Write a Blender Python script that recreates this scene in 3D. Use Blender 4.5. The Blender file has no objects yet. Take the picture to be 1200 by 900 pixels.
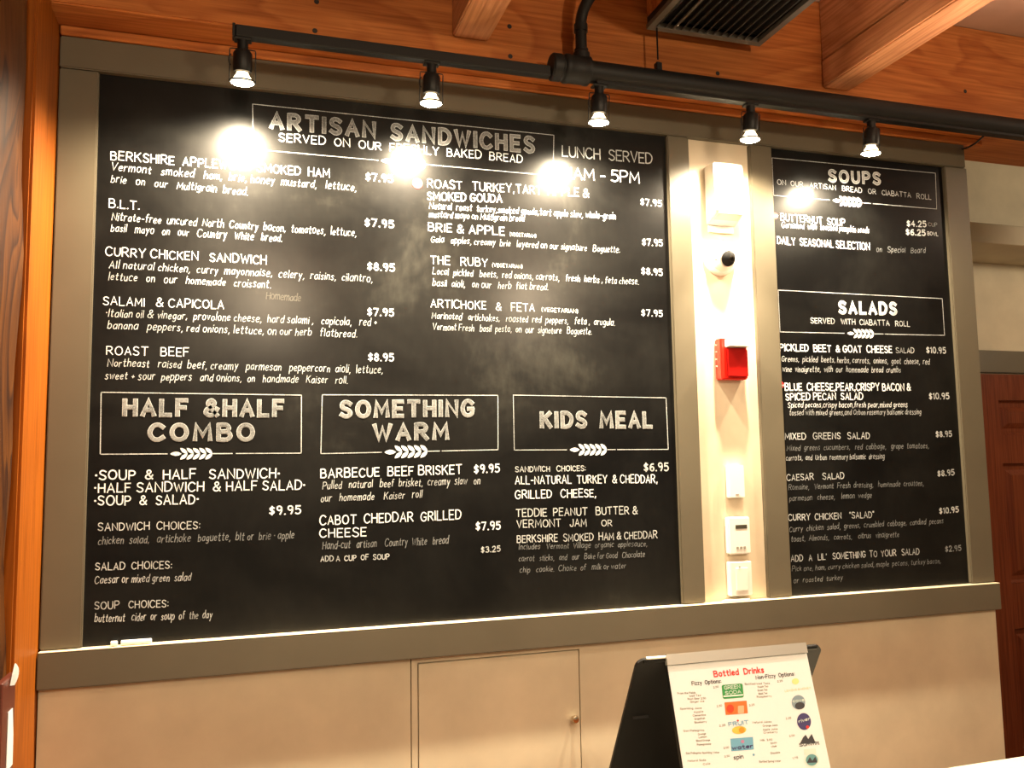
import bpy, bmesh, math, random
from mathutils import Vector, Matrix
random.seed(7)
S = bpy.context.scene
ZO = 1.20                                   # height of the chalk ledge above the floor

# ------------------------------------------------------------------ camera
CAM = Vector((0.308753, -1.966113, 0.356306 + ZO))
RX = Vector((0.9539647573391952, -0.29946235505905605, -0.016539034350716318))
RY = Vector((0.012829967617651336, 0.09584132312468992, -0.9953139367619841))
RZ = Vector((0.2996441784612215, 0.9492822228843183, 0.09527133687582552))
cd = bpy.data.cameras.new('camera'); cam = bpy.data.objects.new('camera', cd)
S.collection.objects.link(cam)
cd.sensor_width = 36; cd.lens = 30; cd.clip_start = .02; cd.clip_end = 50
M = Matrix((( RX.x, -RY.x, -RZ.x, CAM.x), (RX.y, -RY.y, -RZ.y, CAM.y), (RX.z, -RY.z, -RZ.z, CAM.z), (0, 0, 0, 1)))
cam.matrix_world = M
S.camera = cam

# ------------------------------------------------------------------ world, exposure, large lights
S.view_settings.view_transform = 'Standard'; S.view_settings.look = 'None'
S.view_settings.exposure = 2.0; S.view_settings.gamma = 1.0
S.view_settings.use_curve_mapping = False
w = bpy.data.worlds.new('world'); S.world = w; w.use_nodes = True
bgn = w.node_tree.nodes['Background']
bgn.inputs[0].default_value = (1.0, .78, .56, 1); bgn.inputs[1].default_value = 0.03

def light(name, kind, loc, energy, color, size=.1, aim=None, **k):
    d = bpy.data.lights.new(name, kind); d.energy = energy; d.color = color
    if kind == 'AREA':
        d.shape = 'DISK'; d.size = size
    else:
        d.shadow_soft_size = size
    for a, b in k.items(): setattr(d, a, b)
    o = bpy.data.objects.new(name, d); S.collection.objects.link(o); o.location = loc
    if aim is not None:
        o.rotation_euler = (Vector(aim) - Vector(loc)).to_track_quat('-Z', 'Y').to_euler()
    return o
# unseen room lamp, right of and behind the photographer: the soft key on beam and frames
light('unseen_room_light', 'POINT', (1.8, -2.5, 1.28 + ZO), 18, (1, .78, .52), .08)
light('unseen_room_light', 'POINT', (0.45, -3.6, 1.40 + ZO), 28, (1, .78, .52), .08)  # unseen fill added to brighten the front of the beam
# downlights over the counter: they whiten the counter and sign and bounce onto the lower wall
light('counter_downlight', 'SPOT', (1.15, -1.25, 1.50 + ZO), 17, (1, .82, .60), .05, (1.12, -.85, ZO-.2), spot_size=1.1, spot_blend=.8)
light('counter_downlight', 'SPOT', (0.2, -1.6, 1.50 + ZO), 10, (1, .76, .50), .05, (.1, -1.0, 0), spot_size=1.7, spot_blend=.9)
# warm lamp beyond the partition, lights the back wall and the ceiling on the right
light('hall_light', 'POINT', (3.6, -1.1, 1.50 + ZO), 2, (1, .76, .55), .08)
light('added_uplight', 'SPOT', (2.12, -.72, .62 + ZO), 16, (1, .80, .70), .05, (2.20, -.85, 1.6 + ZO), spot_size=1.5, spot_blend=1)  # added spot, no fixture: lifts the ceiling and joist on the right
light('added_uplight', 'SPOT', (1.62, -.95, .45 + ZO), 12, (1, .80, .66), .05, (1.80, -.62, 1.6 + ZO), spot_size=.95, spot_blend=1)  # second added spot, brightens the left side of the right joist
light('added_hall_fill', 'POINT', (4.6, -.3, 1.37 + ZO), 11, (1, .80, .56), .08)  # unseen fill added for the back wall and door

# ------------------------------------------------------------------ pixel to place
def ray(u, v):
    return RX*((u-600)/1000) + RY*((v-450)/1000) + RZ
def at(u, v, y=0.0):
    d = ray(u, v); return CAM + d*((y-CAM.y)/d.y)
def hit(u, v, P, n):
    d = ray(u, v); return CAM + d*((P-CAM).dot(n)/d.dot(n))

# ------------------------------------------------------------------ materials
def mat(name, col, rough=.5, metal=0, spec=.5, **k):
    m = bpy.data.materials.new(name); m.use_nodes = True
    b = m.node_tree.nodes['Principled BSDF']
    b.inputs['Base Color'].default_value = (*col, 1); b.inputs['Roughness'].default_value = rough
    b.inputs['Metallic'].default_value = metal; b.inputs['Specular IOR Level'].default_value = spec
    for a, v in k.items(): b.inputs[a.replace('_', ' ')].default_value = v
    return m
def nd(m, t, **k):
    n = m.node_tree.nodes.new(t)
    for a, v in k.items(): setattr(n, a, v)
    return n
def lk(m, a, b): m.node_tree.links.new(a, b)
def ramp(m, stops):
    r = nd(m, 'ShaderNodeValToRGB'); e = r.color_ramp.elements
    while len(e) < len(stops): e.new(.5)
    for i, (p, c) in enumerate(stops): e[i].position = p; e[i].color = (*c, 1)
    return r
def noise_src(m, scale, sc=(1, 1, 1), detail=4, rough=.55, dist=0, rot=(0, 0, 0)):
    t = nd(m, 'ShaderNodeTexCoord'); mp = nd(m, 'ShaderNodeMapping')
    mp.inputs['Scale'].default_value = sc; mp.inputs['Rotation'].default_value = rot
    n = nd(m, 'ShaderNodeTexNoise'); n.inputs['Scale'].default_value = scale
    n.inputs['Detail'].default_value = detail; n.inputs['Roughness'].default_value = rough
    n.inputs['Distortion'].default_value = dist
    lk(m, t.outputs['Object'], mp.inputs[0]); lk(m, mp.outputs[0], n.inputs['Vector'])
    return n
def paint(name, col, rough=.5, var=.06, bump=.05, spec=.4):
    m = mat(name, col, rough, spec=spec); b = m.node_tree.nodes['Principled BSDF']
    n = noise_src(m, 6, detail=6)
    c2 = tuple(c*(1-var*2) for c in col); c1 = tuple(min(1, c*(1+var)) for c in col)
    r = ramp(m, [(.3, c2), (.7, c1)]); lk(m, n.outputs[0], r.inputs[0]); lk(m, r.outputs[0], b.inputs['Base Color'])
    n2 = noise_src(m, 260, detail=2); bp = nd(m, 'ShaderNodeBump'); bp.inputs['Strength'].default_value = bump
    bp.inputs['Distance'].default_value = .001
    lk(m, n2.outputs[0], bp.inputs['Height']); lk(m, bp.outputs[0], b.inputs['Normal'])
    return m
def wood(name, dark, mid, light_, axis='x', rough=.5, rings=9, dist=2.5, contrast=1.0):
    """long grain along axis: stretched wave figure + fibres + a few knots"""
    m = mat(name, mid, rough, spec=.15); b = m.node_tree.nodes['Principled BSDF']
    sc = {'x': (.35, 1, 1), 'y': (1, .35, 1), 'z': (1, 1, .28)}[axis]
    fs = {'x': (.03, 1, 1), 'y': (1, .03, 1), 'z': (1, 1, .03)}[axis]
    t = nd(m, 'ShaderNodeTexCoord'); mp = nd(m, 'ShaderNodeMapping'); mp.inputs['Scale'].default_value = sc
    lk(m, t.outputs['Object'], mp.inputs[0])
    n1 = nd(m, 'ShaderNodeTexNoise'); n1.inputs['Scale'].default_value = 4.5; n1.inputs['Detail'].default_value = 3
    n1.inputs['Distortion'].default_value = .6
    lk(m, mp.outputs[0], n1.inputs['Vector'])
    mul = nd(m, 'ShaderNodeMath', operation='MULTIPLY'); mul.inputs[1].default_value = rings
    sn = nd(m, 'ShaderNodeMath', operation='FRACT')
    lk(m, n1.outputs[0], mul.inputs[0]); lk(m, mul.outputs[0], sn.inputs[0])
    r1 = ramp(m, [(0, light_), (.55, mid), (.85, dark), (1, light_)])
    lk(m, sn.outputs[0], r1.inputs[0])
    n2 = noise_src(m, 130, fs, detail=3)
    r2 = ramp(m, [(.3, (.62, .55, .5)), (.65, (1, 1, 1))]); lk(m, n2.outputs[0], r2.inputs[0])
    n3 = noise_src(m, 2.3, sc, detail=2)
    r3 = ramp(m, [(.35, (.72, .68, .66)), (.65, (1, 1, 1))]); lk(m, n3.outputs[0], r3.inputs[0])
    mx0 = nd(m, 'ShaderNodeMix', data_type='RGBA'); mx0.inputs[0].default_value = contrast
    mx0.inputs[6].default_value = (*mid, 1); lk(m, r1.outputs[0], mx0.inputs[7])
    mx = nd(m, 'ShaderNodeMix', data_type='RGBA', blend_type='MULTIPLY'); mx.inputs[0].default_value = 1
    lk(m, mx0.outputs[2], mx.inputs[6]); lk(m, r2.outputs[0], mx.inputs[7])
    mx2 = nd(m, 'ShaderNodeMix', data_type='RGBA', blend_type='MULTIPLY'); mx2.inputs[0].default_value = 1
    lk(m, mx.outputs[2], mx2.inputs[6]); lk(m, r3.outputs[0], mx2.inputs[7])
    lk(m, mx2.outputs[2], b.inputs['Base Color'])
    bp = nd(m, 'ShaderNodeBump'); bp.inputs['Strength'].default_value = .25; bp.inputs['Distance'].default_value = .002
    lk(m, n2.outputs[0], bp.inputs['Height']); lk(m, bp.outputs[0], b.inputs['Normal'])
    return m
def chalk(name, col, lo=.35, hi=.55):
    """dry chalk: patchy coverage over the board's black, same sheen as the board"""
    m = mat(name, col, .55, spec=.3); b = m.node_tree.nodes['Principled BSDF']
    n = noise_src(m, 420, detail=2); n2 = noise_src(m, 14, detail=2)
    ad = nd(m, 'ShaderNodeMath', operation='ADD'); lk(m, n.outputs[0], ad.inputs[0]); lk(m, n2.outputs[0], ad.inputs[1])
    hf = nd(m, 'ShaderNodeMath', operation='MULTIPLY'); hf.inputs[1].default_value = .5; lk(m, ad.outputs[0], hf.inputs[0])
    r = ramp(m, [(lo, tuple(c*.35 for c in col)), (hi, col)]); lk(m, hf.outputs[0], r.inputs[0])
    lk(m, r.outputs[0], b.inputs['Base Color'])
    return m

def board_mat():
    m = mat('slate_black', (.012, .0115, .0105), .34, spec=.5); b = m.node_tree.nodes['Principled BSDF']
    # wiped chalk dust: broad smears and brushed streaks
    n1 = noise_src(m, 3.2, (1, 1, 1.4), detail=5, rough=.6, dist=.5)
    n2 = noise_src(m, 60, (1, 1, .45), detail=4)
    n2s = nd(m, 'ShaderNodeMath', operation='MULTIPLY_ADD'); n2s.inputs[1].default_value = .22; n2s.inputs[2].default_value = .39; lk(m, n2.outputs[0], n2s.inputs[0])
    mu = nd(m, 'ShaderNodeMath', operation='MULTIPLY'); lk(m, n1.outputs[0], mu.inputs[0]); lk(m, n2s.outputs[0], mu.inputs[1])
    # lamp haze put into the colour: dust tone raised, upper middle of large board
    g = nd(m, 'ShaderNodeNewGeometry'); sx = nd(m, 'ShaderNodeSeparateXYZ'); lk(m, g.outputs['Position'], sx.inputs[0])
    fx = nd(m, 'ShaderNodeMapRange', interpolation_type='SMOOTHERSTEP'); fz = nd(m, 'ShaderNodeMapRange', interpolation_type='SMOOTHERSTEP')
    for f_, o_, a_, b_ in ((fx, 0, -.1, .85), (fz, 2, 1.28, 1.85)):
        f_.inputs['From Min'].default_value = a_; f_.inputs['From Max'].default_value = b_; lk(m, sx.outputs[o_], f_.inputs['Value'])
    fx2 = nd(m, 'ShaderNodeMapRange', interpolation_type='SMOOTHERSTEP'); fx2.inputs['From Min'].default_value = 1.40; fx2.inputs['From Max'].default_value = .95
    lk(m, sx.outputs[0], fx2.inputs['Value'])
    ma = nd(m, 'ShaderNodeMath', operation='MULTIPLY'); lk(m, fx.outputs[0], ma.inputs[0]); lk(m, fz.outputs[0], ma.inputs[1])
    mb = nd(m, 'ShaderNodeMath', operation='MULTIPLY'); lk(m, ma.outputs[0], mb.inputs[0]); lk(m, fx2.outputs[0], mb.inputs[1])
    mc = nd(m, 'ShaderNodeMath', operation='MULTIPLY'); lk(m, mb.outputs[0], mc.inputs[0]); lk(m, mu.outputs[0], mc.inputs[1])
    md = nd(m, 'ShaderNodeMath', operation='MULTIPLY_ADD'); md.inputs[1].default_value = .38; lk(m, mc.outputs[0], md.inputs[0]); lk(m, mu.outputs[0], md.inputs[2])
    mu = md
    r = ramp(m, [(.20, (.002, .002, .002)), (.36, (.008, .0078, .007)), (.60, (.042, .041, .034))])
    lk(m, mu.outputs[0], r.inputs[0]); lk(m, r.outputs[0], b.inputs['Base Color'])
    mr = nd(m, 'ShaderNodeMapRange'); mr.inputs['From Min'].default_value = .3; mr.inputs['From Max'].default_value = .7
    mr.inputs['To Min'].default_value = .38; mr.inputs['To Max'].default_value = .46; b.inputs['Specular IOR Level'].default_value = .11
    lk(m, n1.outputs[0], mr.inputs['Value']); lk(m, mr.outputs[0], b.inputs['Roughness'])
    b.inputs['Coat Weight'].default_value = .30; b.inputs['Coat Roughness'].default_value = .21
    n3 = noise_src(m, 340, detail=2); bp = nd(m, 'ShaderNodeBump'); bp.inputs['Strength'].default_value = .12
    bp.inputs['Distance'].default_value = .0006
    lk(m, n3.outputs[0], bp.inputs['Height']); lk(m, bp.outputs[0], b.inputs['Normal'])
    return m

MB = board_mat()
M_FRAME = paint('taupe_trim_paint', (.108, .092, .063), .38, .04, .04)
M_COL = paint('cream_column_paint', (.62, .52, .38), .5)
M_WALL = paint('cream_wall_paint', (.63, .57, .42), .55)
M_BACK = paint('pale_wall_paint', (.60, .54, .40), .6)
M_BEAM = wood('fir_beam', (.36, .10, .024), (.52, .17, .042), (.60, .22, .06), 'x', contrast=.55, rings=6)
M_JOIST = wood('fir_joist', (.48, .20, .09), (.62, .29, .13), (.70, .35, .17), 'y', contrast=.5, rings=6)
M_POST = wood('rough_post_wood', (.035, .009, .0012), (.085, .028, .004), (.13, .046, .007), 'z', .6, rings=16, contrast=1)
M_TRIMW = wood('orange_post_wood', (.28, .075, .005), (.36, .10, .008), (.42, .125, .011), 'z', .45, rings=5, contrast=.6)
M_CEIL = paint('ceiling_board', (.42, .24, .15), .7)
M_DOOR = wood('red_door_wood', (.13, .028, .010), (.19, .045, .016), (.23, .06, .02), 'z', .4, rings=3, contrast=.4)
M_DARK = mat('dark_recess', (.02, .015, .012), .8)
M_BLK = mat('black_metal', (.006, .006, .006), .45, spec=.3)
M_PIPE = mat('black_iron_pipe', (.008, .008, .008), .55, spec=.3)
M_GRILLE = mat('grille_grey', (.10, .09, .075), .45, spec=.4)
M_SLAT = mat('grille_slat', (.035, .034, .030), .4, spec=.4)
M_WHITE = mat('white_plastic', (.80, .78, .72), .4)
M_RED = mat('red_plastic', (.72, .018, .008), .28)
M_REDD = mat('deep_red_lens', (.34, .007, .005), .2)
M_LENS = mat('dark_glass', (.01, .008, .006), .06)
M_SILV = mat('silver_strip', (.55, .54, .50), .35, .6)
M_BRASS = mat('knob_metal', (.62, .52, .38), .25, 1)
M_COUNTER = paint('cream_counter', (.82, .76, .62), .35, .02)
M_PAPER = mat('white_paper', (.74, .78, .80), .6)
M_BLKP = mat('black_plastic', (.005, .005, .005), .4, spec=.25)
M_FLOOR = paint('floor_tile', (.22, .14, .09), .5)
M_C1 = chalk('chalk_white', (.82, .86, .88), .30, .46)
M_C2 = chalk('chalk_medium', (.54, .57, .58), .33, .55)
M_C3 = chalk('chalk_faint', (.26, .275, .28), .35, .60)
M_CH = chalk('chalk_hatched', (.25, .26, .26), .36, .56)
M_STK = mat('red_chalk', (.75, .03, .03), .5)
M_GHOST = chalk('chalk_ghost', (.075, .07, .06), .40, .60)
def emit(name, col, s):
    m = mat(name, (.9, .9, .9), .3); b = m.node_tree.nodes['Principled BSDF']
    b.inputs['Emission Color'].default_value = (*col, 1); b.inputs['Emission Strength'].default_value = s
    return m
M_BULB = emit('lit_bulb_face', (1, .86, .62), 30)
M_REFL = emit('lit_reflector', (1, .74, .42), 2.2)

# ------------------------------------------------------------------ mesh helpers
def link(o, parent=None):
    S.collection.objects.link(o)
    if parent is not None: o.parent = parent
    return o
def tag(o, label=None, cat=None, group=None, kind=None):
    if label: o['label'] = label
    if cat: o['category'] = cat
    if group: o['group'] = group
    if kind: o['kind'] = kind
    return o
def empty(name, loc, label=None, cat=None, group=None, kind=None):
    o = bpy.data.objects.new(name, None); o.empty_display_size = .05; o.location = loc
    link(o); return tag(o, label, cat, group, kind)
def build(name, bm, m, parent=None, smooth=False):
    """bm in world coordinates; the object's origin sits at its parent's origin"""
    bmesh.ops.recalc_face_normals(bm, faces=bm.faces[:])
    me = bpy.data.meshes.new(name)
    if parent is not None:
        p = parent; off = Vector((0, 0, 0))
        while p is not None: off += p.location; p = p.parent
        bmesh.ops.translate(bm, verts=bm.verts[:], vec=-off)
    bm.to_mesh(me); bm.free()
    if smooth:
        for f in me.polygons: f.use_smooth = True
        me.set_sharp_from_angle(angle=.7)
    me.materials.append(m)
    return link(bpy.data.objects.new(name, me), parent)
def top(name, bm, m, base, label, cat, group=None, kind=None, smooth=False):
    """a top-level single-mesh thing whose origin is at base"""
    b = Vector(base); bmesh.ops.translate(bm, verts=bm.verts[:], vec=-b)
    o = build(name, bm, m, None, smooth); o.location = b
    return tag(o, label, cat, group, kind)
def box(x0, x1, y0, y1, z0, z1, bev=0, seg=1, bm=None):
    bb = bmesh.new()
    v = [bb.verts.new((x, y, z)) for x in (x0, x1) for y in (y0, y1) for z in (z0, z1)]
    for f in ((0, 1, 3, 2), (4, 6, 7, 5), (0, 4, 5, 1), (2, 3, 7, 6), (0, 2, 6, 4), (1, 5, 7, 3)):
        bb.faces.new([v[i] for i in f])
    if bev: bmesh.ops.bevel(bb, geom=bb.edges[:], offset=bev, segments=seg, affect='EDGES')
    if bm is None: return bb
    join(bm, bb); return bm
def join(bm, other):
    mp = {}
    for v in other.verts: mp[v] = bm.verts.new(v.co)
    for f in other.faces: bm.faces.new([mp[v] for v in f.verts])
    other.free()
def lathe(prof, c=(0, 0, 0), axis=(0, 0, 1), n=28, cap=True, bm=None):
    """prof: (radius, height along axis)"""
    bm = bm or bmesh.new(); q = Vector(axis).to_track_quat('Z', 'Y'); c = Vector(c); rings = []
    for r, h in prof:
        rings.append([bm.verts.new(c + q @ Vector((r*math.cos(2*math.pi*i/n), r*math.sin(2*math.pi*i/n), h))) for i in range(n)])
    for a, b in zip(rings, rings[1:]):
        for i in range(n): bm.faces.new((a[i], a[(i+1) % n], b[(i+1) % n], b[i]))
    if cap:
        bm.faces.new(rings[0][::-1]); bm.faces.new(rings[-1])
    return bm
def tube(pts, r, n=16, bm=None):
    bm = bm or bmesh.new(); pts = [Vector(p) for p in pts]; rings = []; up = None
    for i, p in enumerate(pts):
        d = (pts[min(i+1, len(pts)-1)] - pts[max(i-1, 0)]).normalized()
        if up is None: up = d.orthogonal().normalized()
        up = (up - d*up.dot(d)).normalized(); s = d.cross(up)
        rings.append([bm.verts.new(p + (up*math.cos(2*math.pi*k/n) + s*math.sin(2*math.pi*k/n))*r) for k in range(n)])
    for a, b in zip(rings, rings[1:]):
        for k in range(n): bm.faces.new((a[k], a[(k+1) % n], b[(k+1) % n], b[k]))
    bm.faces.new(rings[0][::-1]); bm.faces.new(rings[-1]); return bm
def prism(poly, axis, a0, a1, bev=0):
    """polygon in the two other axes extruded along axis"""
    bm = bmesh.new()
    def P(p, a): return {'x': (a, p[0], p[1]), 'y': (p[0], a, p[1]), 'z': (p[0], p[1], a)}[axis]
    lo = [bm.verts.new(P(p, a0)) for p in poly]; hi = [bm.verts.new(P(p, a1)) for p in poly]
    n = len(poly); bm.faces.new(lo[::-1]); bm.faces.new(hi)
    for i in range(n): bm.faces.new((lo[i], lo[(i+1) % n], hi[(i+1) % n], hi[i]))
    if bev: bmesh.ops.bevel(bm, geom=bm.edges[:], offset=bev, segments=2, affect='EDGES')
    return bm
def round_rect(cx, cz, w_, h_, r, n=4):
    out = []
    for sx, sz, a0 in ((1, 1, 0), (-1, 1, 90), (-1, -1, 180), (1, -1, 270)):
        for i in range(n+1):
            a = math.radians(a0 + 90*i/n)
            out.append((cx + sx*(w_/2-r) + r*math.cos(a), cz + sz*(h_/2-r) + r*math.sin(a)))
    return out

# ------------------------------------------------------------------ hand lettering: one-stroke alphabet
G = {  # width ; strokes, '~' = curved.  capital height 6, small letters 4, tails to -2
'A': '4;0,0 2,6 4,0;.7,2 3.3,2', 'B': '3.8;0,0 0,6;~0,6 2.4,6 3.3,4.6 2.4,3.3 0,3.2;~0,3.2 2.7,3.2 3.8,1.6 2.7,0 0,0',
'C': '4;~3.9,5 2.6,6 1,5.6 0,3.8 0,2 1,.3 2.6,0 4,1', 'D': '4;0,0 0,6;~0,6 2.2,5.9 3.8,4.4 4,2.6 3,.6 1.4,0 0,0',
'E': '3.3;3.3,6 0,6 0,0 3.3,0;0,3.1 2.8,3.1', 'F': '3.2;3.2,6 0,6 0,0;0,3.1 2.7,3.1',
'G': '4.2;~4,5 2.6,6 1,5.6 0,3.8 0,2 1,.3 2.6,0 3.8,.8 4.1,2.6;4.2,2.7 2.4,2.7', 'H': '3.8;0,0 0,6;3.8,0 3.8,6;0,3.1 3.8,3.1',
'I': '0;0,0 0,6', 'J': '3;~3,6 3,2 2.4,.3 1.2,0 .2,.6 0,1.6', 'K': '3.8;0,0 0,6;3.6,6 0,2.6;1.3,3.6 3.8,0', 'L': '3.2;0,6 0,0 3.2,0',
'M': '4.8;0,0 .3,6 2.4,1.6 4.5,6 4.8,0', 'N': '4;0,0 0,6 4,0 4,6', 'O': '4.6;~2.3,6 .7,5.2 0,3 .7,.8 2.3,0 3.9,.8 4.6,3 3.9,5.2 2.3,6',
'P': '3.6;0,0 0,6;~0,6 2.5,6 3.6,4.5 2.5,2.9 0,2.8', 'Q': '4.6;~2.3,6 .7,5.2 0,3 .7,.8 2.3,0 3.9,.8 4.6,3 3.9,5.2 2.3,6;2.8,1.6 4.6,-.4',
'R': '3.9;0,0 0,6;~0,6 2.5,6 3.6,4.6 2.5,3.1 0,3;1.6,3 3.9,0', 'S': '3.6;~3.5,5.2 2.2,6 .8,5.8 .2,4.6 .8,3.5 2.6,2.7 3.5,1.6 3,.4 1.6,0 0,.9',
'T': '4;0,6 4,6;2,6 2,0', 'U': '3.8;~0,6 0,2.2 .6,.5 1.9,0 3.2,.5 3.8,2.2 3.8,6', 'V': '4;0,6 2,0 4,6', 'W': '5.6;0,6 1.5,0 2.8,5 4.1,0 5.6,6',
'X': '3.8;0,0 3.8,6;0,6 3.8,0', 'Y': '4;0,6 2,2.8 4,6;2,2.8 2,0', 'Z': '3.6;0,6 3.6,6 0,0 3.6,0',
'0': '3.4;~1.7,6 .4,5 0,3 .4,1 1.7,0 3,1 3.4,3 3,5 1.7,6', '1': '1;0,5 1,6 1,0', '2': '3.4;~.2,4.8 1,5.9 2.4,5.9 3.2,4.6 2.6,3 0,0;0,0 3.4,0',
'3': '3.2;~.2,5.4 1.4,6 2.8,5.4 2.7,3.8 1.4,3.2;~1.4,3.2 3,2.7 3.2,1.2 1.8,0 0,.6', '4': '3.6;2.6,0 2.6,6 0,2 3.6,2', '5': '3.2;3,6 .4,6 .2,3.5;~.2,3.5 1.8,3.9 3.2,2.6 2.9,.8 1.4,0 0,.6',
'6': '3.3;~3,5.6 1.4,5.4 .2,3.4 .2,1.2 1.6,0 3.1,.8 3.1,2.6 1.6,3.3 .2,2.2', '7': '3.4;0,6 3.4,6 1.2,0', '8': '3.2;~1.6,3.3 .3,4.6 1.6,6 2.9,4.6 1.6,3.3 0,1.6 1.6,0 3.2,1.6 1.6,3.3',
'9': '3.2;~3,4.2 1.6,2.8 .2,3.8 .4,5.5 1.8,6 3,4.9 3,2.4 2,0', '$': '3;~2.9,4.8 1.6,5.4 .3,4.6 .6,3.4 2.4,2.6 2.8,1.4 1.6,.5 0,1.1;1.5,6.2 1.5,-.3',
'.': '.3;0,0 .3,.25', ',': '.6;.5,.4 0,-1', '-': '2;0,2.6 2,2.6', ':': '.3;0,.7 .3,.9;0,3.6 .3,3.8', '(': '1;~1,6.4 .2,4.6 .2,1.2 1,-.6', ')': '1;~0,6.4 .8,4.6 .8,1.2 0,-.6',
'&': '4.4;~4.2,0 2.6,2 .9,4.4 1.2,5.7 2.3,6 3.1,5 2.4,3.8 .4,2.4 0,1 1.2,0 2.8,.4 4.2,2.8', '+': '2.2;0,2.4 2.2,2.4;1.1,3.5 1.1,1.3', "'": '.3;.3,6.2 0,5', '"': '1.2;.2,6.2 0,5;1.2,6.2 1,5',
'·': '.6;0,2.8 .6,3.2;.6,2.8 0,3.2', '?': '3;~0,5 1.4,6 2.9,5 1.6,3 1.5,1.6', '/': '2;0,0 2,6',
'a': '2.8;~2.7,3.3 1.6,4 .4,3.2 0,1.6 .6,.2 1.8,.3 2.7,1.6;2.8,4 2.7,.2', 'b': '2.8;0,6.4 0,0;~0,2.6 1.2,4 2.6,3.2 2.6,1 1.4,0 0,.6', 'c': '2.5;~2.5,3.4 1.4,4 .3,3.1 0,1.6 .7,.2 2.4,.4',
'd': '2.8;~2.7,3.1 1.6,4 .3,3 0,1.4 .8,.1 2,.5 2.7,1.6;2.9,6.4 2.7,0', 'e': '2.6;~0,2 2.5,2.5 2.2,3.7 1.2,4 .2,3 0,1.4 .9,.1 2.5,.6', 'f': '2.2;~2.3,6 1.4,6.3 .8,5 .8,0;0,3.8 2,3.8',
'g': '2.7;~2.6,3.3 1.5,4 .3,3 .2,1.3 1.2,.2 2.5,1.6;~2.7,4 2.6,-.6 1.6,-2 .2,-1.6', 'h': '2.6;0,6.4 0,0;~0,2.2 1,3.9 2.3,3.6 2.6,2.4 2.6,0', 'i': '0;0,4 0,0;0,5.4 .15,5.7', 'j': '.9;~.9,4 .9,-1 .2,-2;.9,5.4 1,5.7',
'k': '2.5;0,6.4 0,0;2.3,4 0,1.6;.9,2.3 2.5,0', 'l': '.2;0,6.4 .2,0', 'm': '4.2;0,4 0,0;~0,2.4 .9,3.9 1.9,3.6 2.1,0;~2.1,2.4 3,3.9 4,3.6 4.2,0', 'n': '2.5;0,4 0,0;~0,2.3 1,3.9 2.2,3.6 2.5,2.3 2.5,0',
'o': '2.8;~1.4,4 .3,3.4 0,2 .4,.5 1.4,0 2.4,.5 2.8,2 2.5,3.4 1.4,4', 'p': '2.7;0,4 0,-2.2;~0,2.6 1.2,4 2.6,3.2 2.6,1 1.4,0 0,.6', 'q': '2.7;~2.6,3.3 1.5,4 .3,3 .2,1.3 1.2,.2 2.5,1.6;2.7,4 2.7,-2.2',
'r': '2;0,4 0,0;~0,2.2 .8,3.7 2,3.8', 's': '2.3;~2.2,3.5 1.1,4 .3,3.2 1,2.2 2.1,1.4 1.8,.2 .8,0 0,.5', 't': '2.2;~1,5.8 .9,1 1.4,0 2.2,.4;0,4 2.1,4', 'u': '2.6;~0,4 0,1.2 .8,0 1.8,.3 2.6,1.6;2.6,4 2.6,0',
'v': '2.4;0,4 1.2,0 2.4,4', 'w': '3.8;0,4 1,0 1.9,3.4 2.8,0 3.8,4', 'x': '2.4;0,0 2.4,4;0,4 2.4,0', 'y': '2.6;0,4 1.3,.6;2.6,4 .6,-2.2', 'z': '2.4;0,4 2.4,4 0,0 2.4,0'}
def parse():
    for k, s in list(G.items()):
        w_, *st = s.split(';'); out = []
        for q in st:
            sm = q[0] == '~'; p = [tuple(map(float, a.split(','))) for a in q.lstrip('~').split()]
            out.append((sm, p))
        G[k] = (float(w_), out)
parse()
def smooth(p, n=3):
    if len(p) < 3: return p
    closed = p[0] == p[-1]; out = []
    for i in range(len(p)-1):
        a = p[i-1] if i else (p[-2] if closed else p[0]); b, c = p[i], p[i+1]
        d = p[i+2] if i+2 < len(p) else (p[1] if closed else p[-1])
        for j in range(n):
            t = j/n
            out.append(tuple(.5*(2*b[k] + (c[k]-a[k])*t + (2*a[k]-5*b[k]+4*c[k]-d[k])*t*t + (3*b[k]-a[k]-3*c[k]+d[k])*t**3) for k in (0, 1)))
    out.append(p[-1]); return out
def layout(text, sp=1.15, jit=0.0, shear=0.0, small=None):
    """strokes of a line of text in letter units, and its width"""
    x = 0; out = []
    for ch in text:
        if ch == ' ': x += 2.3; continue
        w_, st = G[ch]; dy = random.uniform(-jit, jit); sc = 1 + random.uniform(-jit, jit)*.25
        ro = random.uniform(-jit, jit)*.10
        for sm, p in st:
            q = [((a*sc), b*sc) for a, b in p]
            if sm: q = smooth(q)
            q = [(a + shear*b - ro*b + x, b + dy + ro*a) for a, b in q]
            out.append(q)
        x += w_*sc + sp
    return out, max(x - sp, .1)
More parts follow.
